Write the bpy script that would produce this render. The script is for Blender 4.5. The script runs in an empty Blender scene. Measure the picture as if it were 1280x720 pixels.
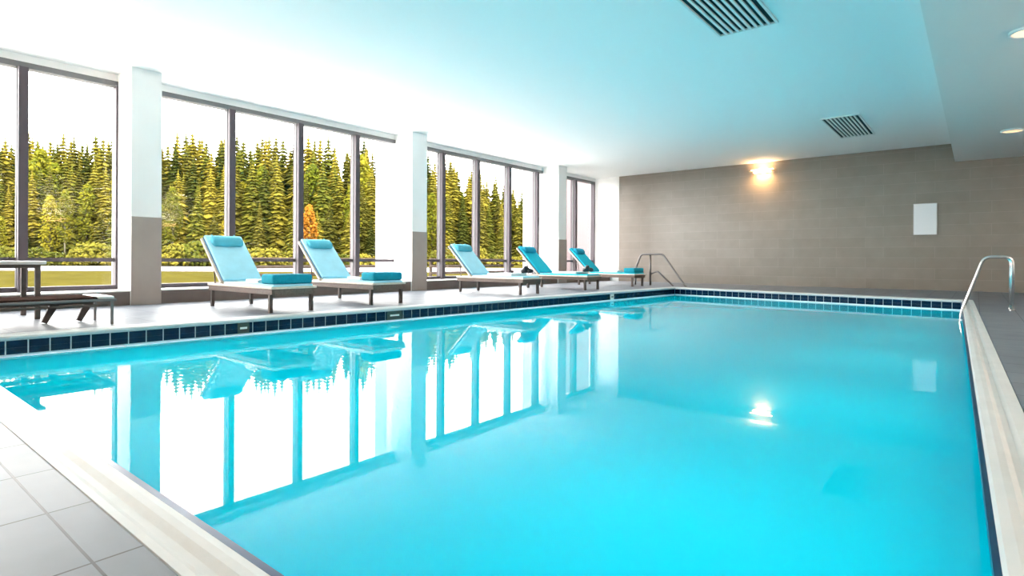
import bpy, bmesh, math, random
from mathutils import Vector, Matrix

random.seed(7)
S = bpy.context.scene
C = S.collection
PI = math.pi

# ------------------------------------------------------------------ materials
def mat(name, col, rough=.6, metal=0., spec=.5, bump=None, var=None, coat=0., emit=None, estr=0., coords='Object'):
    m = bpy.data.materials.new(name); m.use_nodes = True
    nt = m.node_tree; b = nt.nodes['Principled BSDF']
    b.inputs['Base Color'].default_value = (*col, 1)
    b.inputs['Roughness'].default_value = rough
    b.inputs['Metallic'].default_value = metal
    b.inputs['Specular IOR Level'].default_value = spec
    b.inputs['Coat Weight'].default_value = coat
    if emit:
        b.inputs['Emission Color'].default_value = (*emit, 1)
        b.inputs['Emission Strength'].default_value = estr
    tc = nt.nodes.new('ShaderNodeTexCoord')
    if var:                                     # (scale, amount)
        n = nt.nodes.new('ShaderNodeTexNoise'); n.inputs['Scale'].default_value = var[0]; n.inputs['Detail'].default_value = 4
        nt.links.new(tc.outputs[coords], n.inputs['Vector'])
        r = nt.nodes.new('ShaderNodeMapRange')
        r.inputs['From Min'].default_value = .3; r.inputs['From Max'].default_value = .7
        r.inputs['To Min'].default_value = 1 - var[1]; r.inputs['To Max'].default_value = 1 + var[1]
        nt.links.new(n.outputs['Fac'], r.inputs['Value'])
        mx = nt.nodes.new('ShaderNodeVectorMath'); mx.operation = 'SCALE'
        mx.inputs[0].default_value = col
        nt.links.new(r.outputs['Result'], mx.inputs['Scale'])
        nt.links.new(mx.outputs['Vector'], b.inputs['Base Color'])
    if bump:                                    # (scale, strength)
        n = nt.nodes.new('ShaderNodeTexNoise'); n.inputs['Scale'].default_value = bump[0]; n.inputs['Detail'].default_value = 3
        nt.links.new(tc.outputs[coords], n.inputs['Vector'])
        bp = nt.nodes.new('ShaderNodeBump'); bp.inputs['Strength'].default_value = bump[1]; bp.inputs['Distance'].default_value = .02
        nt.links.new(n.outputs['Fac'], bp.inputs['Height'])
        nt.links.new(bp.outputs['Normal'], b.inputs['Normal'])
    return m

def tiles(name, c1, c2, mortar, w, h, gap, offs, rough, plane='XY', shift=(0, 0, 0), spec=.5, bump=.15, cloud=0.):
    m = bpy.data.materials.new(name); m.use_nodes = True
    nt = m.node_tree; b = nt.nodes['Principled BSDF']; L = nt.links.new
    tc = nt.nodes.new('ShaderNodeTexCoord')
    sub = nt.nodes.new('ShaderNodeVectorMath'); sub.operation = 'SUBTRACT'; sub.inputs[1].default_value = shift
    L(tc.outputs['Object'], sub.inputs[0])
    sp = nt.nodes.new('ShaderNodeSeparateXYZ'); cb = nt.nodes.new('ShaderNodeCombineXYZ')
    L(sub.outputs[0], sp.inputs[0])
    L(sp.outputs[plane[0]], cb.inputs['X']); L(sp.outputs[plane[1]], cb.inputs['Y'])
    br = nt.nodes.new('ShaderNodeTexBrick')
    br.offset = offs; br.squash = 1
    br.inputs['Scale'].default_value = 1
    br.inputs['Brick Width'].default_value = w; br.inputs['Row Height'].default_value = h
    br.inputs['Mortar Size'].default_value = gap; br.inputs['Mortar Smooth'].default_value = .1
    br.inputs['Color1'].default_value = (*c1, 1); br.inputs['Color2'].default_value = (*c2, 1)
    br.inputs['Mortar'].default_value = (*mortar, 1)
    L(cb.outputs[0], br.inputs['Vector'])
    col = br.outputs['Color']
    if cloud:
        n = nt.nodes.new('ShaderNodeTexNoise'); n.inputs['Scale'].default_value = 3; n.inputs['Detail'].default_value = 5
        L(tc.outputs['Object'], n.inputs['Vector'])
        r = nt.nodes.new('ShaderNodeMapRange'); r.inputs['From Min'].default_value = .3; r.inputs['From Max'].default_value = .7
        r.inputs['To Min'].default_value = 1 - cloud; r.inputs['To Max'].default_value = 1 + cloud
        L(n.outputs['Fac'], r.inputs['Value'])
        vm = nt.nodes.new('ShaderNodeVectorMath'); vm.operation = 'SCALE'
        L(col, vm.inputs[0]); L(r.outputs['Result'], vm.inputs['Scale']); col = vm.outputs['Vector']
    L(col, b.inputs['Base Color'])
    b.inputs['Roughness'].default_value = rough
    b.inputs['Specular IOR Level'].default_value = spec
    if name == 'taupe_wall_tile': b.inputs['IOR'].default_value = 1.62
    bp = nt.nodes.new('ShaderNodeBump'); bp.inputs['Strength'].default_value = bump; bp.inputs['Distance'].default_value = .004; bp.invert = True
    L(br.outputs['Fac'], bp.inputs['Height']); L(bp.outputs['Normal'], b.inputs['Normal'])
    return m

def glass_mat(name='window_glass'):
    m = bpy.data.materials.new(name); m.use_nodes = True
    nt = m.node_tree; nt.nodes.remove(nt.nodes['Principled BSDF']); out = nt.nodes['Material Output']
    t = nt.nodes.new('ShaderNodeBsdfTransparent'); t.inputs['Color'].default_value = (.97, .985, .98, 1)
    g = nt.nodes.new('ShaderNodeBsdfGlossy'); g.inputs['Roughness'].default_value = .01
    lw = nt.nodes.new('ShaderNodeLayerWeight'); lw.inputs['Blend'].default_value = .5
    pw = nt.nodes.new('ShaderNodeMath'); pw.operation = 'POWER'; pw.inputs[1].default_value = 5
    f = nt.nodes.new('ShaderNodeMath'); f.operation = 'MULTIPLY_ADD'; f.inputs[1].default_value = .95; f.inputs[2].default_value = .012
    nt.links.new(lw.outputs['Facing'], pw.inputs[0]); nt.links.new(pw.outputs[0], f.inputs[0])
    mx = nt.nodes.new('ShaderNodeMixShader')
    nt.links.new(f.outputs[0], mx.inputs[0]); nt.links.new(t.outputs[0], mx.inputs[1]); nt.links.new(g.outputs[0], mx.inputs[2])
    nt.links.new(mx.outputs[0], out.inputs['Surface'])
    return m

def water_mat():
    m = mat('pool_water', WATER_COL, .015, spec=.5)
    b = m.node_tree.nodes['Principled BSDF']
    b.inputs['IOR'].default_value = 1.31
    nt = m.node_tree
    # milky water: part of the diffuse light comes up from unseen lights added below
    out = nt.nodes['Material Output']
    b.inputs['Specular IOR Level'].default_value = .5
    tr = nt.nodes.new('ShaderNodeBsdfTranslucent'); tr.inputs['Color'].default_value = (*WATER_COL, 1)
    mx = nt.nodes.new('ShaderNodeMixShader'); mx.inputs[0].default_value = .35
    b2 = b
    nt.links.new(b2.outputs[0], mx.inputs[1]); nt.links.new(tr.outputs[0], mx.inputs[2])
    gl = nt.nodes.new('ShaderNodeBsdfGlossy'); gl.inputs['Roughness'].default_value = 0
    fr = nt.nodes.new('ShaderNodeFresnel'); fr.inputs['IOR'].default_value = 1.31
    m2 = nt.nodes.new('ShaderNodeMixShader')
    b.inputs['Specular IOR Level'].default_value = 0
    nt.links.new(fr.outputs[0], m2.inputs[0]); nt.links.new(mx.outputs[0], m2.inputs[1]); nt.links.new(gl.outputs[0], m2.inputs[2])
    nt.links.new(m2.outputs[0], out.inputs['Surface'])
    return m

POOLW = 6.4
DLW = 3.
UPW = 23.
WATER_COL = (.0, .575, .69)
M = dict(
    white=mat('white_plaster', (.90, .89, .88), .8, spec=.2, var=(1.5, .02)),
    ceil=mat('ceiling_paint', (.86, .87, .87), .75),
    soffit=mat('bulkhead_paint', (.74, .74, .73), .35),
    walltile=tiles('taupe_wall_tile', (.19, .152, .12), (.215, .172, .138), (.30, .25, .21), 1.2, .30, .003, .37, .34, 'XZ', (.3, 0, 0), spec=1., bump=.1, cloud=.08),
    deck=tiles('deck_tile', (.16, .176, .205), (.185, .20, .23), (.03, .03, .034), .45, .45, .004, 0., .40, 'XY', (.035, .465 - .45 * 3, 0), spec=.16, bump=.25, cloud=.12),
    plinth=mat('brown_plinth_tile', (.16, .12, .105), .45, var=(3, .1)),
    sill=mat('pale_sill_stone', (.75, .73, .72), .35, var=(5, .05)),
    pilltile=mat('grey_taupe_cladding', (.37, .31, .28), .5, var=(2, .06)),
    coping=mat('cream_coping_stone', (.60, .595, .59), .45, spec=.25, var=(4, .06), bump=(25, .1)),
    grout=mat('pale_grout', (.72, .80, .84), .6),
    navy=mat('navy_glazed_tile', (.002, .016, .045), .15, spec=.25, var=(9, .35)),
    nosing=mat('blue_nosing_tile', (.0, .045, .12), .3, spec=.25),
    basin=mat('basin_tile', (.15, .7, .85), .3),
    frame=mat('window_metal', (.085, .070, .082), .55, spec=.25),
    framel=mat('window_metal_pale', (.15, .15, .155), .5, spec=.3),
    glass=glass_mat(),
    water=water_mat(),
    steel=mat('brushed_steel', (.72, .70, .68), .22, 1.),
    dsteel=mat('satin_steel', (.20, .185, .185), .35, 1.),
    wood=mat('lounger_brown_weave', (.15, .105, .085), .6, var=(40, .25), bump=(60, .4)),
    rim=mat('lounger_beige_rim', (.72, .60, .52), .5, var=(20, .1)),
    dwood=mat('dark_brown_leg', (.085, .06, .052), .5, var=(15, .15)),
    cushion=mat('pale_sky_blue_canvas', (.40, .73, .86), .85, var=(6, .05), bump=(90, .15)),
    cushion2=mat('turquoise_canvas', (.0, .50, .66), .85, var=(6, .05), bump=(90, .15)),
    roll=mat('blue_headrest_canvas', (.10, .47, .60), .85, var=(6, .05), bump=(90, .15)),
    roll2=mat('deep_turquoise_headrest', (.0, .30, .47), .85, var=(6, .05), bump=(90, .15)),
    piping=mat('navy_piping', (.02, .12, .25), .7),
    bolster=mat('teal_towel', (.0, .29, .40), .95, var=(30, .12), bump=(120, .5)),
    towel=mat('white_towel', (.85, .87, .87), .95, bump=(120, .5)),
    black=mat('black_rubber', (.02, .02, .028), .5),
    sling=mat('dark_brown_sling', (.05, .03, .026), 1., spec=.0, var=(60, .2)),
    tabletop=mat('pale_tabletop', (.62, .60, .59), .3, var=(8, .04)),
    vent=mat('vent_white', (.7, .74, .74), .5),
    ventdark=mat('vent_void', (.004, .02, .025), .9),
    notice=mat('notice_paper', (.9, .92, .95), .4),
    noticef=mat('notice_frame', (.62, .60, .60), .4),
    text=mat('notice_print', (.62, .66, .72), .6),
    lamp=mat('warm_lamp', (1, .8, .5), .5, emit=(1, .62, .27), estr=9),
    lampbody=mat('sconce_body', (.55, .42, .28), .4, .3),
    downlens=mat('downlight_lens', (1, .9, .75), .5, emit=(1, .52, .22), estr=.42),
    marker=mat('marker_tile', (.80, .80, .74), .3),
    markdark=mat('marker_print', (.05, .06, .05), .4),
    grass=mat('grass', (.034, .029, .006), 1., spec=0, var=(.8, .3)),
    road=mat('pale_asphalt', (.20, .185, .21), 1., spec=0, var=(.5, .05)),
    bounce=mat('bounce_paving', (.80, .78, .76), 1., spec=0, var=(1, .05)),
    planter=mat('rust_brown_timber', (.07, .03, .01), .9, spec=0, var=(3, .12)),
    exwhite=mat('exterior_render', (.40, .385, .39), .9, spec=0, var=(2, .03)),
    expink=mat('exterior_panel', (.15, .12, .125), .9, spec=0, var=(2, .04)),
    railw=mat('weathered_timber', (.045, .035, .028), .9, spec=0, var=(6, .15)),
    bark=mat('grey_brown_bark', (.035, .027, .018), 1., spec=0, var=(5, .2)),
    birchbark=mat('pale_birch_bark', (.10, .09, .06), 1., spec=0, var=(5, .2)),
)

def spot(name, loc, size, power, col, rot=(0,0,0)):
    l = bpy.data.lights.new(name, 'AREA'); l.energy = power; l.color = col; l.shape = 'DISK'; l.size = size
    o = bpy.data.objects.new(name, l); C.objects.link(o); o.location = loc; o.rotation_euler = rot; return o

# ------------------------------------------------------------------ mesh helpers
def box(bm, x0, x1, y0, y1, z0, z1, mi=0):
    vs = [bm.verts.new(p) for p in ((x0,y0,z0),(x1,y0,z0),(x1,y1,z0),(x0,y1,z0),(x0,y0,z1),(x1,y0,z1),(x1,y1,z1),(x0,y1,z1))]
    for f in ((0,3,2,1),(4,5,6,7),(0,1,5,4),(1,2,6,5),(2,3,7,6),(3,0,4,7)):
        fc = bm.faces.new([vs[i] for i in f]); fc.material_index = mi
    return vs
def rbox(bm, x0, x1, y0, y1, z0, z1, r=.01, seg=2, mat4=None):
    t = bmesh.new(); box(t, x0, x1, y0, y1, z0, z1)
    bmesh.ops.bevel(t, geom=t.edges[:], offset=r, segments=seg, affect='EDGES', profile=.5)
    if mat4: bmesh.ops.transform(t, matrix=mat4, verts=t.verts)
    me = bpy.data.meshes.new('tmp'); t.to_mesh(me); t.free(); bm.from_mesh(me); bpy.data.meshes.remove(me)
def tube(bm, pts, r, n=10, closed_ends=True):
    pts = [Vector(p) for p in pts]
    rr = r if isinstance(r, (list, tuple)) else [r] * len(pts)
    rings = []; up = None
    for i, p in enumerate(pts):
        d = (pts[min(i+1, len(pts)-1)] - pts[max(i-1, 0)]).normalized()
        if up is None:
            up = Vector((0,0,1)) if abs(d.z) < .9 else Vector((1,0,0))
        a = d.cross(up)
        if a.length < 1e-4: a = d.cross(Vector((0,1,0)))
        a.normalize(); b = a.cross(d).normalized(); up = b
        rings.append([bm.verts.new(p + (a*math.cos(2*PI*k/n) + b*math.sin(2*PI*k/n)) * rr[i]) for k in range(n)])
    for A, B in zip(rings, rings[1:]):
        for k in range(n):
            bm.faces.new((A[k], A[(k+1)%n], B[(k+1)%n], B[k]))
    if closed_ends:
        bm.faces.new(rings[0][::-1]); bm.faces.new(rings[-1])
def arc(pts, r, n=5):
    """round the inner corners of a polyline"""
    pts = [Vector(p) for p in pts]; out = [pts[0]]
    for a, b, c in zip(pts, pts[1:], pts[2:]):
        u = (a-b); v = (c-b); q = min(r, u.length*.45, v.length*.45)
        p0 = b + u.normalized()*q; p1 = b + v.normalized()*q
        for i in range(n+1):
            t = i/n; out.append(p0*(1-t)**2 + b*2*t*(1-t) + p1*t*t)
    out.append(pts[-1]); return out
def obj(name, bm, m, parent=None, smooth=False, loc=None):
    if name != 'pool_water': bmesh.ops.recalc_face_normals(bm, faces=bm.faces)
    me = bpy.data.meshes.new(name); bm.to_mesh(me); bm.free()
    for x in (m if isinstance(m, (list, tuple)) else [m]): me.materials.append(x)
    if smooth:
        for p in me.polygons: p.use_smooth = True
    o = bpy.data.objects.new(name, me); C.objects.link(o)
    if parent: o.parent = parent
    if loc: o.location = loc
    return o
def boxes(name, m, L, parent=None, r=0):
    bm = bmesh.new()
    for b in L:
        if r: rbox(bm, *b, r=r)
        else: box(bm, *b)
    return obj(name, bm, m, parent)
def tag(o, label, cat, group=None, kind=None):
    o['label'] = label; o['category'] = cat
    if group: o['group'] = group
    if kind: o['kind'] = kind
    return o
def struct(o, label, cat=None):
    o['kind'] = 'structure'; o['label'] = label
    if cat: o['category'] = cat
    return o
def empty(name, loc=(0,0,0), rz=0):
    o = bpy.data.objects.new(name, None); C.objects.link(o); o.location = loc; o.rotation_euler = (0,0,rz); o.empty_display_size = .2
    return o
def copy_tree(o, parent=None):
    c = o.copy(); C.objects.link(c); c.parent = parent
    for ch in list(o.children): copy_tree(ch, c)
    return c

# ------------------------------------------------------------------ dimensions (deck = 0)
XW = -11.75       # window plane
XP = -11.0        # pillar face
XR = 4.2          # wall on the dry side
YB = 19.6         # tiled end wall
YF = -2.6         # wall behind the viewer
HC = 4.0          # ceiling
HB = 3.50         # bulkhead underside
XB = -.47         # bulkhead edge
WZ = -.215        # water
POOL = [(-7.57, .72), (.10, .72), (-.22, 14.9), (-6.88, 16.05)]     # inner edge, counter-clockwise
COPW = [.14, .17, .30, .26]                                         # near, dry side, far, window side

def off(poly, ws):
    """offset each edge i (i -> i+1) outward by ws[i]"""
    n = len(poly); lines = []
    for i in range(n):
        a = Vector(poly[i]); b = Vector(poly[(i+1)%n]); d = (b-a).normalized(); nr = Vector((d.y, -d.x))
        lines.append((a + nr*ws[i], d))
    out = []
    for i in range(n):
        (p, d), (q, e) = lines[i-1], lines[i]
        den = d.x*e.y - d.y*e.x
        t = ((q.x-p.x)*e.y - (q.y-p.y)*e.x)/den
        out.append((p.x + d.x*t, p.y + d.y*t))
    return out
OUT = off(POOL, COPW)

# ------------------------------------------------------------------ room shell
def ring_floor():
    bm = bmesh.new()
    room = [(XW-.3, YF-.2), (XR+.2, YF-.2), (XR+.2, YB+.2), (XW-.3, YB+.2)]
    for zt, flip in ((0., 0), (-.25, 1)):
        O = [bm.verts.new((*p, zt)) for p in room]; I = [bm.verts.new((*p, zt)) for p in OUT]
        for i in range(4):
            bm.faces.new((O[i], O[(i+1)%4], I[(i+1)%4], I[i]))
        if not flip: O0, I0 = O, I
    for i in range(4):
        bm.faces.new((O0[i], O0[(i+1)%4], O[(i+1)%4], O[i])); bm.faces.new((I0[i], I0[(i+1)%4], I[(i+1)%4], I[i]))
    return bm
struct(obj('floor', ring_floor(), M['deck']), 'grey square tiled deck around the pool', 'floor')

# coping: profile swept round the pool; s = 0 at inner edge, 1 at the outer joint
def coping():
    bm = bmesh.new()
    prof = [(-.01, -.045), (-.018, -.022), (-.008, -.004), (.02, .004), (.045, .003), (.066, -.012), (.090, -.012), (.112, -.001), (.15, .002)]
    rings = []
    n = len(POOL)
    for (d, z) in prof:
        rings.append([bm.verts.new((*p, z)) for p in off(POOL, [min(d, w*.8) for w in COPW])])
    rings.append([bm.verts.new((*p, .002)) for p in off(POOL, [w-.004 for w in COPW])])
    rings.append([bm.verts.new((*p, -.01)) for p in OUT])
    rings.append([bm.verts.new((*p, -.045)) for p in OUT])
    for A, B in zip(rings, rings[1:] + rings[:1]):
        for i in range(4):
            bm.faces.new((A[i], A[(i+1)%4], B[(i+1)%4], B[i]))
    return bm
struct(obj('trim_1', coping(), M['coping']), 'cream stone coping with a shallow groove around the pool', 'coping')

# basin
def basin():
    bm = bmesh.new()
    o = off(POOL, [.04]*4); o2 = off(POOL, [.2, .12, .2, .2])
    top = [bm.verts.new((*p, -.045)) for p in o]; bot = [bm.verts.new((*p, -1.5)) for p in o]
    topo = [bm.verts.new((*p, -.045)) for p in o2]; boto = [bm.verts.new((*p, -1.7)) for p in o2]
    for i in range(4):
        j = (i+1) % 4
        bm.faces.new((top[i], top[j], bot[j], bot[i])); bm.faces.new((topo[i], topo[j], boto[j], boto[i]))
        bm.faces.new((top[i], top[j], topo[j], topo[i]))
    bm.faces.new(bot); bm.faces.new(boto)
    return bm
struct(obj('pool_basin', basin(), M['basin']), 'turquoise lined pool basin below the waterline', 'pool')

# band of navy tiles: grout strip plus glazed tiles
def band(a, b, n_out, idx, label):
    a = Vector(a); b = Vector(b); d = b-a; L = d.length; d.normalize(); nr = Vector((d.y, -d.x))   # outward
    bm = bmesh.new()
    def P(s, o, z): p = a + d*s + nr*o; return (p.x, p.y, z)
    def slab(s0, s1, o0, o1, z0, z1, mi):
        vs = [bm.verts.new(P(*q)) for q in ((s0,o0,z0),(s1,o0,z0),(s1,o1,z0),(s0,o1,z0),(s0,o0,z1),(s1,o0,z1),(s1,o1,z1),(s0,o1,z1))]
        for f in ((0,3,2,1),(4,5,6,7),(0,1,5,4),(1,2,6,5),(2,3,7,6),(3,0,4,7)):
            bm.faces.new([vs[i] for i in f]).material_index = mi
    slab(0, L, .008, .035, -.26, -.046, 0)
    tw = .1745; n = int(L/tw); tw = L/n
    for i in range(n):
        slab(i*tw+.006, (i+1)*tw-.006, .0, .02, -.1232, -.05, 1)
        slab(i*tw+.006, (i+1)*tw-.006, .0, .02, -.188, -.1240, 1)
    if n_out:                                     # navy nosing just under the coping lip
        slab(0, L, -n_out, .01, -.075, -.03, 2)
    struct(obj('trim_%d' % idx, bm, [M['grout'], M['navy'], M['nosing']]), label, 'tile band')
n4 = 4
band(POOL[0], POOL[1], .055, 2, 'navy glazed tile band under the near coping')
band(POOL[1], POOL[2], .035, 3, 'navy glazed tile band under the coping on the dry side')
band(POOL[2], POOL[3], None, 4, 'navy glazed tile band along the far end of the pool')
band(POOL[3], POOL[0], None, 5, 'navy glazed tile band on the window side of the pool')

# water
bm = bmesh.new()
wp = off(POOL, [.0]*4)
t = [bm.verts.new((*p, WZ)) for p in wp]
f_ = bm.faces.new(t); f_.normal_update()
if f_.normal.z < 0: f_.normal_flip()
tag(obj('pool_water', bm, M['water']), 'still bright turquoise pool water mirroring the windows', 'water', kind='stuff')

# walls
struct(boxes('wall_back', M['walltile'], [(XP+.35, XR+.2, YB, YB+.2, -.02, HC+.02)]), 'taupe rectangular tiled end wall', 'wall')
struct(boxes('wall_back_return', M['white'], [(XW-.2, XP+.35, YB-.01, YB+.2, -.02, HC+.02)]), 'white plaster strip between end wall and windows', 'wall')
struct(boxes('wall_right', M['white'], [(XR, XR+.2, YF, YB, -.02, HC+.02)]), 'white plaster wall on the dry side', 'wall')
struct(boxes('wall_front', M['white'], [(XW-.2, XR+.2, YF-.2, YF, -.02, HC+.02)]), 'white plaster wall behind the near deck', 'wall')
struct(boxes('ceiling', M['ceil'], [(XW-.3, XR+.2, YF-.2, YB+.2, HC, HC+.2)]), 'white painted ceiling', 'ceiling')
struct(boxes('ceiling_bulkhead', M['soffit'], [(XB, XR, YF, YB, HB, HC+.01)]), 'lowered white ceiling bulkhead over the dry side deck', 'ceiling')
HWT = 3.87
struct(boxes('wall_left', M['white'], [(XW-.2, XW+.05, YF, YB, HWT, HC)]), 'white strip of wall above the windows', 'wall')
struct(boxes('baseboard_left', M['plinth'], [(XW-.2, XP-.03, YF, YB-.01, 0, .225)]), 'brown tiled plinth below the windows', 'plinth')
struct(boxes('window_sill', M['sill'], [(XW-.1, XP-.02, YF, YB-.01, .225, .245)]), 'pale stone sill on the brown plinth', 'sill')

PILLARS = [(3.41, 3.87), (9.55, 10.05), (16.02, 16.52), (-2.6, -.85)]  # last pier is added out of view to block window light
for i, (y0, y1) in enumerate(PILLARS):
    e = boxes('pillar', M['white'], [(XW-.2, XP, y0, y1, -.02, HC)])
    boxes('cladding', M['pilltile'], [(XP, XP+.015, y0+.002, y1-.002, 0, 1.49)], e)['label'] = 'grey tile cladding on lower half'
    struct(e, ['white pillar with grey lower cladding, largest in view', 'white pillar behind the second pair of loungers, grey clad below',
               'white pillar furthest along the windows, grey clad below', 'white wide pier added beside the near deck to block window light'][i], 'pillar')
# fins outside, in line with two pillars
for i, y0 in enumerate((9.66, 16.12)):
    struct(boxes('wall_fin', M['exwhite'], [(XW-.85, XW-.2, y0, y0+.3, -.3, HWT+.3)]), 'white exterior fin wall outside the ' + ('second' if i == 0 else 'third') + ' pillar', 'wall')

# windows
def window(idx, y0, y1, mull, label, dark=False):
    e = empty('window_%d' % idx, (XW, (y0+y1)/2, .245)); struct(e, label, 'window')
    cy = (y0+y1)/2; zb = .0; zt = HWT-.245
    def B(name, m, L, parent=e):
        return boxes(name, m, [(a, b, c-cy, d-cy, f, g) for a, b, c, d, f, g in L], parent)
    B('head_rail', M['framel'], [(-.07, .10, y0, y1, zt-.09, zt)])
    B('bottom_rail', M['frame'], [(-.07, .10, y0, y1, 0, .075)])
    B('jamb', M['frame'], [(-.07, .10, y0, y0+.07, .075, zt-.09)])
    B('jamb', M['frame'], [(-.07, .10, y1-.07, y1, .075, zt-.09)])
    for my in mull:
        mo = B('mullion', M['frame'], [(-.05, .17, my-.06, my+.06, .0, zt-.09)])
        B('cover_strip', M['framel'], [(.02, .07, my-.068, my-.06, .075, zt-.09)], mo)
        B('cover_strip', M['framel'], [(.02, .07, my+.06, my+.068, .075, zt-.09)], mo)
    ys = [y0+.07] + [q for my in mull for q in (my-.055, my+.055)] + [y1-.07]
    for a, b in zip(ys[::2], ys[1::2]):
        B('transom', M['frame'], [(-.05, .06, a, b, .48, .545)])
        B('glass_pane', M['glass'], [(-.008, .008, a, b, .545, zt-.09)])
        B('glass_pane', M['glass'], [(-.008, .008, a, b, .075, .48)])
window(1, -.85, 3.45, [.68, 2.12], 'tall grey framed window behind the flat lounger and table')
window(2, 3.87, 9.85, [5.36, 6.86, 8.35], 'tall grey framed window behind the two large loungers')
window(3, 10.05, 16.2, [11.22, 12.66, 14.16, 15.66], 'tall grey framed window between the second and third pillars')
window(4, 16.52, 19.5, [18.04], 'narrow dark framed window next to the white end wall strip')

# ------------------------------------------------------------------ ceiling fittings
def vent(x0, x1, y0, y1, label):
    cx, cy = (x0+x1)/2, (y0+y1)/2
    e = empty('ceiling_vent', (cx, cy, HC)); tag(e, label, 'vent', 'slatted vents in the white ceiling')
    w, l = (x1-x0)/2, (y1-y0)/2
    boxes('backing', M['ventdark'], [(-w, w, -l, l, -.006, .0)], e)
    boxes('frame', M['vent'], [(-w-.03, -w, -l-.03, l+.03, -.03, 0), (w, w+.03, -l-.03, l+.03, -.03, 0), (-w, w, -l-.03, -l, -.03, 0), (-w, w, l, l+.03, -.03, 0)], e)
    n = 9
    for i in range(n-1):
        x = -w + (i+1)*2*w/n
        boxes('slat', M['vent'], [(x-.017, x+.017, -l, l, -.028, -.008)], e)
vent(-2.83, -2.10, 5.9, 8.15, 'large slatted ceiling vent nearest the camera, cut by the top edge')
vent(-2.72, -2.02, 14.4, 16.85, 'small looking slatted ceiling vent near the tiled end wall')

def downlight(x, y, label):
    e = empty('downlight', (x, y, HB)); tag(e, label, 'ceiling light', 'warm downlights in the lowered ceiling')
    bm = bmesh.new()
    n = 28
    def ring(r, z): return [bm.verts.new((r*math.cos(2*PI*k/n), r*math.sin(2*PI*k/n), z)) for k in range(n)]
    R = [ring(.19, 0), ring(.19, -.03), ring(.165, -.035), ring(.16, -.015)]
    for A, B in zip(R, R[1:]):
        for k in range(n): bm.faces.new((A[k], A[(k+1)%n], B[(k+1)%n], B[k]))
    obj('trim_ring', bm, M['vent'], e, True)
    bm = bmesh.new()
    A = [bm.verts.new((0.162*math.cos(2*PI*k/n), 0.162*math.sin(2*PI*k/n), -.02)) for k in range(n)]
    B = [bm.verts.new((0.162*math.cos(2*PI*k/n), 0.162*math.sin(2*PI*k/n), -.002)) for k in range(n)]
    bm.faces.new(A); bm.faces.new(B)
    for k in range(n): bm.faces.new((A[k], A[(k+1)%n], B[(k+1)%n], B[k]))
    obj('lens', bm, M['downlens'], e)
# extra downlights added out of view as fill light
OFFD = []
for (x, y) in ((2.6, 1.2), (2.6, 4.1), (2.6, 7), (2.6, 10), (2.6, 13.2), (.63, 3.8), (.63, .8)):
    spot('fill_downlight', (x, y, HB-.045), .3, DLW, (1, .86, .70)); OFFD.append((x, y))
for y in (2., 6, 10): spot('fill_uplight', (XR-.35, y, 2.42), .6, UPW, (1, .86, .74), (PI, 0, 0))  # unseen uplights added to fill the ceiling and bulkhead
for x in (-10., -7, -4, -1): spot('fill_uplight', (x, YF+.35, 2.62), .6, UPW*.3, (1, .86, .74), (PI, 0, 0))
downlight(.47, 9.0, 'warm downlight in the lowered ceiling nearest the camera')
downlight(.56, 15.6, 'warm downlight in the lowered ceiling nearer the end wall')

for i, (x, y) in enumerate(OFFD): downlight(x, y, 'added warm downlight out of view in the lowered ceiling')

# wall sconce
e = SC = empty('wall_sconce', (-5.42, YB, 3.70)); tag(e, 'wide warm glowing wall sconce high on the taupe tiled wall', 'lamp')
bm = bmesh.new(); rbox(bm, -.16, .16, -.03, 0, -.06, .06, .008); obj('back_plate', bm, M['lampbody'], e)
bm = bmesh.new(); rbox(bm, -.40, .40, -.13, -.03, .01, .035, .008); obj('shelf', bm, M['lampbody'], e)
bm = bmesh.new(); rbox(bm, -.34, .34, -.11, -.04, .036, .066, .012); obj('upper_tube', bm, M['lamp'], e)
bm = bmesh.new(); rbox(bm, -.26, .26, -.11, -.035, -.05, .008, .02); obj('lower_diffuser', bm, M['lamp'], e)
spot('sconce_glow', (-5.42, YB-.22, 3.62), .4, 11, (1, .62, .25)); spot('sconce_glow', (-5.42, YB-.1, 3.78), .3, 3, (1, .68, .35), (PI, 0, 0))

for i, (x, y, rz) in enumerate([(XR, 2., -PI/2), (XR, 6., -PI/2), (XR, 10., -PI/2), (-10., YF, PI), (-7., YF, PI), (-4., YF, PI), (-1., YF, PI)]):  # sconce bodies made up to carry the added uplights
    o = copy_tree(SC); o.location = (x, y, 2.25 if i < 3 else 2.45); o.rotation_euler = (0, 0, rz)
    tag(o, 'added warm sconce out of view on a white wall', 'lamp', 'added sconces on the white walls')

# notice board
e = empty('wall_notice', (-1.12, YB, 1.97)); tag(e, 'white notice board on the taupe tiled end wall', 'notice')
bm = bmesh.new(); rbox(bm, -.27, .27, -.03, 0, -.44, .44, .006); obj('frame', bm, M['noticef'], e)
bm = bmesh.new(); box(bm, -.255, .255, -.036, -.028, -.425, .425); pnl = obj('panel', bm, M['notice'], e)

# ------------------------------------------------------------------ handrails and ladder
# ladder on the dry side
e = empty('pool_ladder', (.45, 12.35, 0)); tag(e, 'polished steel pool ladder beside the far corner on the dry side', 'ladder')
for dy in (0, .5):
    bm = bmesh.new()
    tube(bm, arc([(0, dy, 0), (0, dy, .87), (-.36, dy, .87), (-.66, dy, -.10), (-.66, dy, -1.0)], .11, 6), .026, 12)
    h = obj('handrail', bm, M['steel'], e, True)
    bm = bmesh.new(); tube(bm, [(0, dy, 0), (0, dy, .015)], .045, 16); obj('floor_flange', bm, M['steel'], h)
for z in (-.35, -.6, -.85):
    bm = bmesh.new(); rbox(bm, -.70, -.62, .02, .48, z-.015, z+.015, .005); obj('tread', bm, M['steel'], e)

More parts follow.
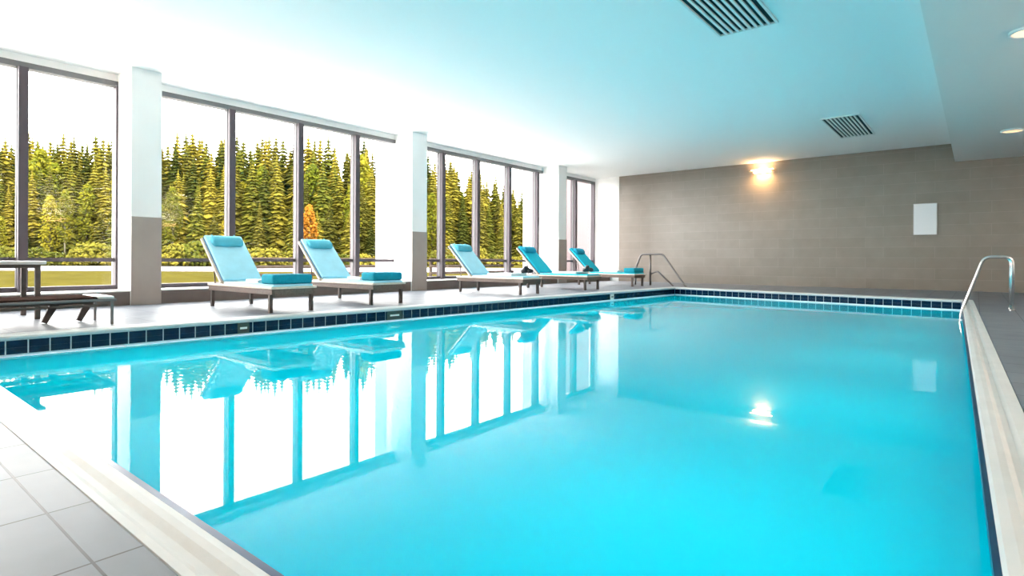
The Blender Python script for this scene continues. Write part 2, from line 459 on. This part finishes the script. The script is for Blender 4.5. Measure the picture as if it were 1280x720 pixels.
# entry rail at the far window-side corner
e = empty('pool_handrail', (-8.17, 17.0, 0)); tag(e, 'grey steel entry handrail at the far corner by the last lounger', 'handrail')
bm = bmesh.new()
tube(bm, arc([(-.46, 0, 0), (-.44, 0, .58), (-.26, 0, .99), (.48, 0, .99), (1.30, -.20, .02), (1.34, -.20, -.0)], .09, 5), .03, 10)
obj('upper_rail', bm, M['dsteel'], e, True)
bm = bmesh.new(); tube(bm, [(.06, 0, 0), (.06, 0, .975)], .03, 10); obj('post', bm, M['dsteel'], e, True)
bm = bmesh.new(); tube(bm, arc([(.08, 0, .36), (.30, 0, .45), (.92, -.18, .0)], .08, 5), .025, 10); obj('lower_rail', bm, M['dsteel'], e, True)

# ------------------------------------------------------------------ sun loungers (local +X = foot end)
W = .33
HX, HZ_, TX, TZ = -.55, .40, -1.30, 1.13         # hinge and top of the backrest
def back_matrix():
    d = Vector((TX-HX, 0, TZ-HZ_)); L = d.length; d.normalize()
    n = Vector((d.z, 0, -d.x))                     # facing the foot end, up
    m = Matrix(((d.x, 0, n.x, HX), (0, 1, 0, 0), (d.z, 0, n.z, HZ_), (0, 0, 0, 1)))
    return m, L
BM, BL = back_matrix()
def make_lounger(cm, rm, name='sun_lounger'):
    e = empty(name)
    bm = bmesh.new()
    for s in (-1, 1): rbox(bm, -1.0, 1.07, s*W-.02, s*W+.02, .265, .345, .008)
    for x in (-1.0, 1.03): rbox(bm, x, x+.04, -W+.02, W-.02, .255, .345, .008)
    rbox(bm, -.45, -.41, -W+.02, W-.02, .27, .33, .006)
    fr = obj('frame', bm, M['wood'], e)
    bm = bmesh.new()
    for s in (-1, 1): rbox(bm, -1.01, 1.08, s*W-.034, s*W+.034, .345, .38, .008)
    for x in (-1.01, 1.015): rbox(bm, x, x+.065, -W+.02, W-.02, .345, .38, .008)
    obj('rim', bm, M['rim'], fr)
    for x in (-.9, .98):
        for s in (-1, 1):
            bm = bmesh.new(); rbox(bm, x-.03, x+.03, s*(W-.005)-.025, s*(W-.005)+.025, 0, .30, .006)
            lg = obj('leg', bm, M['dwood'], e)
    bm = bmesh.new()
    for k in range(14):
        x = HX + .03 + k*.115; rbox(bm, x, x+.07, -W+.02, W-.02, .332, .35, .004)
    obj('slats', bm, M['wood'], e)
    bm = bmesh.new()
    for s in (-1, 1): rbox(bm, 0, BL, s*W-.025, s*W+.025, -.03, .012, .008, mat4=BM)
    rbox(bm, BL-.045, BL, -W+.02, W-.02, -.03, .012, .008, mat4=BM)
    for k in range(7): rbox(bm, .06+k*.13, .12+k*.13, -W+.02, W-.02, -.022, -.004, .004, mat4=BM)
    bf = obj('backrest_frame', bm, M['rim'], e)
    p = BM @ Vector((BL*.55, 0, -.03))
    for s in (-1, 1):
        bm = bmesh.new(); tube(bm, [(p.x, s*(W-.06), p.z), (-.93, s*(W-.06), .33)], .012, 8)
        obj('support_strut', bm, M['dwood'], bf)
    bm = bmesh.new(); rbox(bm, .0, BL+.01, -W+.012, W-.012, .012, .075, .022, 3, mat4=BM)
    bc = obj('back_cushion', bm, cm, e, True)
    for s in (-1, 1):
        bm = bmesh.new(); a = BM @ Vector((.02, s*(W-.012), .03)); b = BM @ Vector((BL-.01, s*(W-.012), .03)); tube(bm, [a, b], .013, 6)
        obj('piping', bm, M['piping'], bc)
    bm = bmesh.new(); rbox(bm, HX+.03, 1.05, -W+.012, W-.012, .352, .415, .022, 3)
    obj('seat_cushion', bm, cm, e, True)
    # head roll
    bm = bmesh.new(); n = 14
    c = BM @ Vector((BL-.17, 0, .10)); ax = (BM.to_3x3() @ Vector((1, 0, 0))); nz = BM.to_3x3() @ Vector((0, 0, 1))
    rings = []
    for (y, k) in ((-.26, .35), (-.25, .75), (-.225, .95), (-.1, 1.03), (.1, 1.03), (.225, .95), (.25, .75), (.26, .35)):
        rings.append([bm.verts.new(c + Vector((0, y, 0)) + (ax*math.cos(2*PI*i/n)*.115 + nz*math.sin(2*PI*i/n)*.066)*k) for i in range(n)])
    for A, B in zip(rings, rings[1:]):
        for i in range(n): bm.faces.new((A[i], A[(i+1)%n], B[(i+1)%n], B[i]))
    bm.faces.new(rings[0]); bm.faces.new(rings[-1])
    hr = obj('headrest', bm, rm, e, True)
    for y in (-.19, .19):
        a = BM @ Vector((BL-.12, y, .08)); b = BM @ Vector((BL+.014, y, .078)); d_ = BM @ Vector((BL+.018, y, -.0))
        bm = bmesh.new(); tube(bm, [a, b, d_], .009, 6); obj('strap', bm, rm, hr)
    return e
GL = 'blue cushioned sun loungers along the windows'
A_ = make_lounger(M['cushion'], M['roll'])
B_ = make_lounger(M['cushion2'], M['roll2'])
spots = [(A_, 0, -8.92, 4.55, 0, 'pale blue sun lounger nearest the camera, teal towel on its foot end'),
         (A_, 1, -9.06, 6.43, 0, 'second pale blue sun lounger, beside the white middle pillar'),
         (A_, 1, -8.97, 10.46, 0, 'pale blue sun lounger standing alone just past the middle pillar'),
         (B_, 0, -8.97, 13.2, 0, 'turquoise sun lounger in front of the furthest pillar'),
         (B_, 1, -9.0, 15.92, 0, 'turquoise sun lounger furthest away, beside the entry handrail')]
L_ = []
for src, cp, x, y, rz, lab in spots:
    o = copy_tree(src) if cp else src
    o.location = (x, y, 0); o.rotation_euler = (0, 0, rz)
    tag(o, lab, 'sun lounger', GL); L_.append(o)

# towels on the loungers
def folded(name, cx, cy, z, sx, sy, layers, th, m, lab, group):
    e = empty(name, (cx, cy, z))
    bm = bmesh.new()
    for i in range(layers):
        k = 1 - .015*((i*7) % 3)
        rbox(bm, -sx/2*k, sx/2*k, -sy/2*k, sy/2*k, i*th, (i+1)*th+.002, min(th*.42, .035), 3)
    bm2 = bm
    bmesh.ops.recalc_face_normals(bm2, faces=bm2.faces)
    me = bpy.data.meshes.new(name); bm2.to_mesh(me); bm2.free(); me.materials.append(m)
    for p in me.polygons: p.use_smooth = True
    bpy.data.objects.remove(e)
    o = bpy.data.objects.new(name, me); C.objects.link(o); o.location = (cx, cy, z)
    tag(o, lab, 'towel', group); return o
TG = 'teal towels folded at the foot of the loungers'
folded('folded_towel', -8.06, 4.55, .417, .36, .64, 1, .14, M['bolster'], 'thick teal towel folded on the foot of the nearest lounger', TG)
folded('folded_towel', -8.20, 6.43, .417, .36, .64, 1, .14, M['bolster'], 'thick teal towel folded on the foot of the second lounger', TG)
folded('folded_towel', -8.14, 15.92, .417, .36, .64, 1, .14, M['bolster'], 'thick teal towel folded on the foot of the furthest lounger', TG)
WG = 'white towels lying on the lounger seats'
folded('white_towel', -8.55, 4.33, .415, .40, .16, 2, .028, M['towel'], 'small white towel on the near edge of the nearest lounger', WG)
folded('white_towel', -8.62, 6.21, .415, .40, .16, 2, .028, M['towel'], 'small white towel on the near edge of the second lounger', WG)
folded('white_towel', -8.65, 10.46, .415, .75, .60, 2, .03, M['towel'], 'wide white towel covering the seat of the lone middle lounger', WG)
folded('white_towel', -8.65, 13.2, .415, .75, .60, 2, .03, M['towel'], 'wide white towel covering the seat before the furthest pillar', WG)
folded('white_towel', -8.78, 15.78, .415, .5, .34, 2, .028, M['towel'], 'white towel on the seat of the furthest lounger', WG)

# black rolled bundles hanging beside two backrests
def bundle(x, y, z, lab):
    bm = bmesh.new()
    random.seed(int(y*10))
    for (dx, dy, dz, r) in ((0, 0, .11, .11), (.12, .02, .08, .085), (-.1, .01, .07, .08), (.03, -.05, .19, .07)):
        t_ = bmesh.new(); bmesh.ops.create_icosphere(t_, subdivisions=2, radius=r)
        for v in t_.verts: v.co *= random.uniform(.88, 1.1); v.co.z = max(v.co.z, -dz + .002)
        bmesh.ops.translate(t_, verts=t_.verts, vec=(dx, dy, dz))
        me = bpy.data.meshes.new('tmp'); t_.to_mesh(me); t_.free(); bm.from_mesh(me); bpy.data.meshes.remove(me)
    o = obj('swim_bag', bm, M['black'], None, True, (x, y, z)); o.scale = (.85, .85, .7)
    tag(o, lab, 'bag', 'small black bags left on the loungers')
bundle(-8.15, 10.55, .476, 'small black bag on the white towel of the lone middle lounger')
bundle(-8.15, 13.25, .476, 'small black bag on the white towel before the furthest pillar')

# ------------------------------------------------------------------ flat brown lounger at the near window corner (runs along Y)
e = empty('sling_lounger', (-8.33, 1.35, 0)); tag(e, 'flat dark brown sling lounger with grey metal rim, no cushion', 'sun lounger')
bm = bmesh.new()
for x in (-.33, .33): rbox(bm, x-.018, x+.018, -.98, .98, .275, .305, .006)
for y in (-.98, .945): rbox(bm, -.33, .33, y, y+.035, .275, .305, .006)
fr = obj('frame', bm, M['framel'], e)
for x in (-.30, .30):
    bm = bmesh.new(); rbox(bm, x-.012, x+.012, -.9, .9, .215, .24, .005); obj('lower_rail', bm, M['dwood'], fr)
bm = bmesh.new(); rbox(bm, -.312, .312, -.945, .80, .29, .33, .012); obj('sling', bm, M['sling'], e)
bm = bmesh.new(); rbox(bm, -.312, .312, .80, .965, .295, .335, .012); obj('foot_panel', bm, M['sill'], e)['label'] = 'pale foot end panel'
for (x, y) in ((.32, .94), (-.32, .94), (.32, -.94), (-.32, -.94)):
    bm = bmesh.new(); rbox(bm, x-.014, x+.014, y-.014, y+.014, 0, .29, .004); obj('leg', bm, M['dsteel'], e)
for y in (.84, .50):
    bm = bmesh.new()
    a = [(-.33, y+.10, .28), (-.33, y, .28), (-.33, y-.10, .02), (-.33, y-.05, .0)]
    for s, xs in ((-1, -.30),):
        v0 = [bm.verts.new((xs-.02, p[1], p[2])) for p in a]; v1 = [bm.verts.new((xs+.02, p[1], p[2])) for p in a]
        bm.faces.new(v0); bm.faces.new(v1)
        for i in range(4): bm.faces.new((v0[i], v0[(i+1)%4], v1[(i+1)%4], v1[i]))
    obj('brace_leg', bm, M['dwood'], e)

# table beyond it
e = empty('side_table', (-9.75, 1.42, 0)); tag(e, 'square pale topped table with slim legs beyond the brown lounger', 'table')
bm = bmesh.new(); rbox(bm, -.45, .45, -.52, .52, .70, .745, .01); obj('tabletop', bm, M['tabletop'], e)
bm = bmesh.new(); rbox(bm, -.40, .40, -.47, .47, .655, .70, .005); obj('apron', bm, M['dwood'], e)
for x in (-.38, .38):
    for y in (-.44, .44):
        bm = bmesh.new(); rbox(bm, x-.028, x+.028, y-.028, y+.028, 0, .66, .005); obj('leg', bm, M['dwood'], e)

# depth markers
def marker(p, q, s, w, lab, dark=False, idx=0):
    a = Vector(p); b = Vector(q); d = (b-a).normalized(); c = a + d*s
    e = empty('depth_marker', (c.x, c.y, -.12), math.atan2(d.y, d.x)); tag(e, lab, 'marker', 'depth marker tiles in the navy band')
    bm = bmesh.new(); rbox(bm, -w/2, w/2, -.0, .012, -.068, .068, .003); obj('plate', bm, M['markdark'] if dark else M['marker'], e)
    bm = bmesh.new(); box(bm, -w*.3, w*.3, .012, .0145, -.012, .014)
    obj('print', bm, M['marker'] if dark else M['markdark'], e)
import math as _m
def along(yw): # distance from POOL[3] to the point with that y on the window side
    a = Vector(POOL[3]); b = Vector(POOL[0]); return (a-b).length*(a.y-yw)/(a.y-b.y)
marker(POOL[3], POOL[0], along(3.59), .15, 'dark depth marker tile below the nearest blue lounger', True)
marker(POOL[3], POOL[0], along(6.0), .30, 'dark depth marker tile with pale bar below the second blue lounger', True)
marker(POOL[3], POOL[0], along(12.6), .16, 'white depth marker tile in the band below the furthest loungers')

# ------------------------------------------------------------------ outdoors
GZ = -.15
bm = bmesh.new(); box(bm, -260, XW-.3, -160, 330, GZ-.3, GZ)
struct(obj('ground', bm, M['grass']), 'olive grass ground outside the windows', 'ground')
# road: strip running parallel to the forest edge
def P(ang, dep):
    """plan point at heading ang (degrees left of +Y) at distance dep"""
    a = math.radians(ang); return Vector((-math.sin(a)*dep, math.cos(a)*dep))
YA = math.radians(39.1)
fw = Vector((-math.sin(YA), math.cos(YA))); rt = Vector((math.cos(YA), math.sin(YA)))
bm = bmesh.new()
pts = [fw*42 + rt*(-75), fw*42 + rt*20, fw*62 + rt*30, fw*66 + rt*(-75)]
lo = [bm.verts.new((p.x, p.y, GZ)) for p in pts]; hi = [bm.verts.new((p.x, p.y, GZ+.03)) for p in pts]
bm.faces.new(lo); bm.faces.new(hi)
for i in range(4): bm.faces.new((lo[i], lo[(i+1)%4], hi[(i+1)%4], hi[i]))
struct(obj('road', bm, M['road']), 'pale paved road between the grass and the forest', 'road')
# pale terrace added outside, hidden by the sill, to bounce daylight inside
struct(boxes('bounce_terrace', M['bounce'], [(-17, XW-.3, -12, 17, GZ, GZ+.04)]), 'unseen pale terrace added outside the windows to bounce light', 'bounce_terrace')
# neighbouring wing
e = empty('building_wing', (-14.2, 20.6, GZ)); tag(e, 'pale building wing outside past the narrow end window', 'building')
boxes('wall', M['expink'], [(-1.6, 2.2, 0, 4, 0, 4.6)], e)
boxes('roof_edge', M['exwhite'], [(-1.7, 2.3, -.1, 4.1, 4.6, 4.8)], e)
# planter box
e = empty('planter_box', (-13.3, 1.35, GZ+.04)); tag(e, 'rust brown timber planter outside behind the table', 'planter')
boxes('box', M['planter'], [(-.35, .35, -.9, .62, 0, .74)], e)
boxes('rim', M['railw'], [(-.40, .40, -.95, .67, .74, .79)], e)
# timber barrier outside the windows
def barrier(x, y0, y1, lab):
    e = empty('timber_barrier', (x, (y0+y1)/2, GZ)); tag(e, lab, 'barrier', 'low timber barriers outside the windows')
    h = (y1-y0)/2
    for z in (.42, .68, .93):
        bm = bmesh.new(); tube(bm, [(0, -h, z), (0, h, z)], .055, 10); obj('rail', bm, M['railw'], e, True)
    n = max(2, int(2*h/2.2)+1)
    for i in range(n):
        y = -h + .1 + i*(2*h-.2)/(n-1)
        bm = bmesh.new(); tube(bm, [(-.1, y, 0), (-.1, y, 1.0)], .06, 10); obj('post', bm, M['railw'], e, True)
barrier(-17.5, 8.0, 14.2, 'low timber rail barrier outside behind the first two loungers')
barrier(-16.2, 15.0, 20.0, 'low timber rail barrier outside the third window')

# ---- trees
def leafmat(name, c, v=.35):
    m = mat(name, c, .9, spec=0)
    nt = m.node_tree; b = nt.nodes['Principled BSDF']
    tc = nt.nodes.new('ShaderNodeTexCoord'); n = nt.nodes.new('ShaderNodeTexNoise'); n.inputs['Scale'].default_value = 1.1; n.inputs['Detail'].default_value = 6
    oi = nt.nodes.new('ShaderNodeObjectInfo')
    ad = nt.nodes.new('ShaderNodeMath'); ad.operation = 'ADD'
    nt.links.new(tc.outputs['Object'], n.inputs['Vector'])
    nt.links.new(n.outputs['Fac'], ad.inputs[0]); 
    sc = nt.nodes.new('ShaderNodeMath'); sc.operation = 'MULTIPLY_ADD'; sc.inputs[1].default_value = .5; sc.inputs[2].default_value = -.25
    nt.links.new(oi.outputs['Random'], sc.inputs[0]); nt.links.new(sc.outputs[0], ad.inputs[1])
    r = nt.nodes.new('ShaderNodeValToRGB')
    r.color_ramp.elements[0].position = .28; r.color_ramp.elements[0].color = (c[0]*(1-v)*.8, c[1]*(1-v), c[2]*(1-v), 1)
    r.color_ramp.elements[1].position = .72; r.color_ramp.elements[1].color = (c[0]*(1+v)*1.1, c[1]*(1+v), c[2]*(1+v*.5), 1)
    nt.links.new(ad.outputs[0], r.inputs[0]); nt.links.new(r.outputs[0], b.inputs['Base Color'])
    return m
K = .50
LM = dict(spruce=leafmat('dark_spruce_needles', (.085*K, .082*K, .016*K)),
          olive=leafmat('olive_spruce_needles', (.165*K, .145*K, .022*K)),
          birch=leafmat('yellow_birch_leaves', (.20*K, .17*K, .018*K)),
          green=leafmat('yellow_green_leaves', (.19*K, .18*K, .018*K)),
          orange=leafmat('orange_birch_leaves', (.36*K, .14*K, .02*K)),
          bush=leafmat('olive_shrub_leaves', (.15*K, .135*K, .022*K)))
def spruce(h, rad, m, seed, name='spruce_tree'):
    rnd = random.Random(seed)
    e = empty(name)
    bm = bmesh.new()
    nl = int(h*2.3)
    for i in range(nl):
        t_ = i/(nl-1); z = h*(.10 + .90*t_)
        rr = rad*(1-t_)**.68*(.85+.3*rnd.random()) + .10
        nb = 9 if t_ < .7 else 6
        a0 = rnd.random()*6.28
        for k in range(nb):
            a = a0 + 2*PI*k/nb + rnd.uniform(-.25, .25); r = rr*rnd.uniform(.65, 1.12)
            dr = r*rnd.uniform(.25, .5); w = r*.26+.08
            ca, sa = math.cos(a), math.sin(a)
            zj = z + rnd.uniform(-.28, .28)*(1-t_)
            def V(u, v, zz): return bm.verts.new((ca*u - sa*v, sa*u + ca*v, zj+zz))
            b0 = V(0, 0, .12*r+.1); l = V(r*.55, w, -dr*.35); rr_ = V(r*.55, -w, -dr*.35); tip = V(r, 0, -dr+.1*r); lo = V(r*.45, 0, -dr*.75-.12); top = V(r*.5, 0, .02)
            for f in ((b0, l, top), (b0, top, rr_), (l, tip, top), (top, tip, rr_), (b0, lo, l), (b0, rr_, lo), (l, lo, tip), (rr_, tip, lo)): bm.faces.new(f)
    # leader
    tube(bm, [(0, 0, h*.93), (0, 0, h*1.03)], [.16, .03], 5)
    obj('crown', bm, m, e)
    bm = bmesh.new(); tube(bm, [(0, 0, -.2), (0, 0, h*.5), (0, 0, h*.97)], [.22, .14, .03], 8); obj('trunk', bm, M['bark'], e, True)
    return e
def leafy(h, rad, m, bark, seed, name='birch_tree', base=.30):
    rnd = random.Random(seed)
    e = empty(name)
    bm = bmesh.new()
    ncl = 620
    for i in range(ncl):
        t_ = rnd.random()**.8; z = h*(base + (1-base)*t_)
        prof = math.sin(PI*min(1, (t_*.86+.12)))**.7
        rr = rad*prof*math.sqrt(rnd.random())*rnd.uniform(.8, 1.15)
        a = rnd.random()*6.28
        c = Vector((rr*math.cos(a), rr*math.sin(a), z)); s = rnd.uniform(.13, .30)
        q = Matrix.Rotation(rnd.random()*6, 3, 'Z') @ Matrix.Rotation(rnd.random()*3, 3, 'X')
        vs = [bm.verts.new(c + q @ (Vector(d)*s*rnd.uniform(.7, 1.3))) for d in ((1,0,0),(-1,0,0),(0,1,0),(0,-1,0),(0,0,.6),(0,0,-.6))]
        for f in ((0,2,4),(2,1,4),(1,3,4),(3,0,4),(2,0,5),(1,2,5),(3,1,5),(0,3,5)): bm.faces.new([vs[j] for j in f])
    obj('crown', bm, m, e)
    bm = bmesh.new()
    tube(bm, [(0, 0, -.2), (.1, 0, h*.4), (0, .1, h*.92)], [.15, .11, .03], 8)
    for i in range(9):
        z = h*(base + .5*i/9); a = i*2.4
        tube(bm, [(0.05, 0, z), (math.cos(a)*rad*.6, math.sin(a)*rad*.6, z+h*.1)], [.04, .015], 5)
    obj('trunk', bm, bark, e, True)
    return e
def bush(m, seed):
    rnd = random.Random(seed); bm = bmesh.new()
    for i in range(420):
        a = rnd.random()*6.28; el = math.acos(rnd.random()); r = 1.0*rnd.random()**.4
        c = Vector((math.cos(a)*math.sin(el)*r*1.5, math.sin(a)*math.sin(el)*r*1.5, math.cos(el)*r*1.6+.1)); s = rnd.uniform(.1, .26)
        q = Matrix.Rotation(rnd.random()*6, 3, 'Z') @ Matrix.Rotation(rnd.random()*3, 3, 'X')
        vs = [bm.verts.new(c + q @ (Vector(d)*s)) for d in ((1,0,0),(-1,0,0),(0,1,0),(0,-1,0),(0,0,.6),(0,0,-.6))]
        for f in ((0,2,4),(2,1,4),(1,3,4),(3,0,4),(2,0,5),(1,2,5),(3,1,5),(0,3,5)): bm.faces.new([vs[j] for j in f])
    return obj('shrub', bm, m)
protos = {
    'spruce': [spruce(17, 2.7, LM['spruce'], 1), spruce(17, 2.3, LM['spruce'], 2)],
    'olive': [spruce(16, 2.6, LM['olive'], 3, 'spruce_tree'), spruce(16, 2.9, LM['olive'], 4, 'spruce_tree')],
    'birch': [leafy(12, 1.45, LM['birch'], M['birchbark'], 5), leafy(12, 1.2, LM['birch'], M['birchbark'], 6)],
    'green': [leafy(12, 1.6, LM['green'], M['bark'], 7, 'leafy_tree', .15), leafy(12, 1.4, LM['green'], M['bark'], 8, 'leafy_tree', .2)],
    'orange': [leafy(8, 1.1, LM['orange'], M['birchbark'], 9, 'birch_tree', .12)],
}
labs = {'spruce': ('dark green spruce in the dense forest beyond the road', 'dark spruces in the forest'),
        'olive': ('olive green spruce with lighter needles in the forest', 'olive spruces in the forest'),
        'birch': ('yellow leaved birch with pale trunk at the forest edge', 'yellow birches at the forest edge'),
        'green': ('yellow green leafy tree among the forest spruces', 'leafy trees at the forest edge'),
        'orange': ('slim orange autumn birch at the forest edge', None)}
used = set()
def place(kind, lat, dep, sc, zs=1.):
    pr = random.choice(protos[kind])
    if pr.name in used: o = copy_tree(pr)
    else: o = pr; used.add(pr.name)
    p = fw*dep + rt*lat
    o.location = (p.x, p.y, GZ); o.rotation_euler = (0, 0, random.random()*6.28); o.scale = (sc, sc, sc*zs)
    l, g = labs[kind]; tag(o, l, 'tree', g)
def edge(u):       # depth of the forest edge for a picture heading u (lateral/depth ratio*715+640)
    return 78 if u < 430 else 78 + (u-430)*.16
def top(u):        # height/depth slope of the skyline
    if u < 430: return .212
    return .212 - (u-430)/250*.085
random.seed(11)
rows = [(0, 26, 'front'), (4, 44, 'mid'), (7.5, 44, 'mid'), (11, 48, 'back'), (15, 48, 'back'), (20, 44, 'back')]
for dd, n, k in rows:
    for i in range(n):
        u = -45 + (i+random.uniform(.1, .9))*(770/n)
        d = edge(u) + dd + random.uniform(-1.5, 1.5)
        lat = (u-640)/715*d
        hgt = top(u)*d + .93
        if k == 'front':
            kind = random.choice(['birch', 'green', 'birch', 'olive', 'olive', 'spruce']); h = hgt*random.uniform(.35, .65)
        elif k == 'mid':
            kind = random.choice(['spruce', 'olive', 'olive', 'olive', 'green', 'olive']); h = hgt*random.uniform(.62, .90)
        else:
            kind = random.choice(['spruce', 'olive', 'olive']); h = hgt*random.uniform(.93, 1.10)
        H0 = {'spruce': 17*1.05, 'olive': 16*1.05, 'birch': 12, 'green': 12, 'orange': 8}[kind]
        s = h/H0; sx = max(s, .62)
        place(kind, lat, d, sx, s/sx)
u = 386; place('orange', (u-640)/715*75, 75, 1.0, 1.0)
sb = bush(LM['bush'], 21)
for i in range(46):
    o = sb if i == 0 else sb.copy()
    if i: C.objects.link(o)
    u = -45 + (i+random.random())*(760/46); d = edge(u) - 5 + random.uniform(-3, 2.5); p = fw*d + rt*((u-640)/715*d)
    s = random.uniform(.9, 1.7); o.location = (p.x, p.y, GZ); o.scale = (s, s, s*random.uniform(.8, 1.2)); o.rotation_euler = (0, 0, random.random()*6)
    tag(o, 'low olive shrub growing along the forest edge', 'shrub', 'shrubs along the forest edge')

# ------------------------------------------------------------------ light
w = bpy.data.worlds.new('overcast_sky'); S.world = w; w.use_nodes = True
nt = w.node_tree; bg = nt.nodes['Background']
bg.inputs['Color'].default_value = (1.0, .955, .93, 1); bg.inputs['Strength'].default_value = 5.0
for i in range(3):  # unseen grid of lights added under the water to brighten it
    for j in range(6):
        spot('pool_fill', (-6.4 + i*2.75, 2.1 + j*2.4, -1.45), .25, POOLW, (.75, 1.0, .96), (PI, 0, 0))

# ------------------------------------------------------------------ camera
cam = bpy.data.cameras.new('camera'); co = bpy.data.objects.new('camera', cam); C.objects.link(co); S.camera = co
cam.sensor_width = 36; cam.lens = 715/1280*36; cam.shift_y = -35/1280; cam.clip_start = .05; cam.clip_end = 1000
mt = Matrix.Translation((0, 0, .785)) @ Matrix.Rotation(YA, 4, 'Z') @ Matrix.Rotation(PI/2, 4, 'X') @ Matrix.Rotation(math.radians(.25), 4, 'Z')
co.matrix_world = mt

S.view_settings.view_transform = 'Standard'; S.view_settings.look = 'None'
S.view_settings.exposure = 1.88; S.view_settings.gamma = 1; S.view_settings.use_curve_mapping = False
S.cycles.max_bounces = 10; S.cycles.diffuse_bounces = 6; S.cycles.glossy_bounces = 4; S.cycles.transparent_max_bounces = 12
S.cycles.use_denoising = True
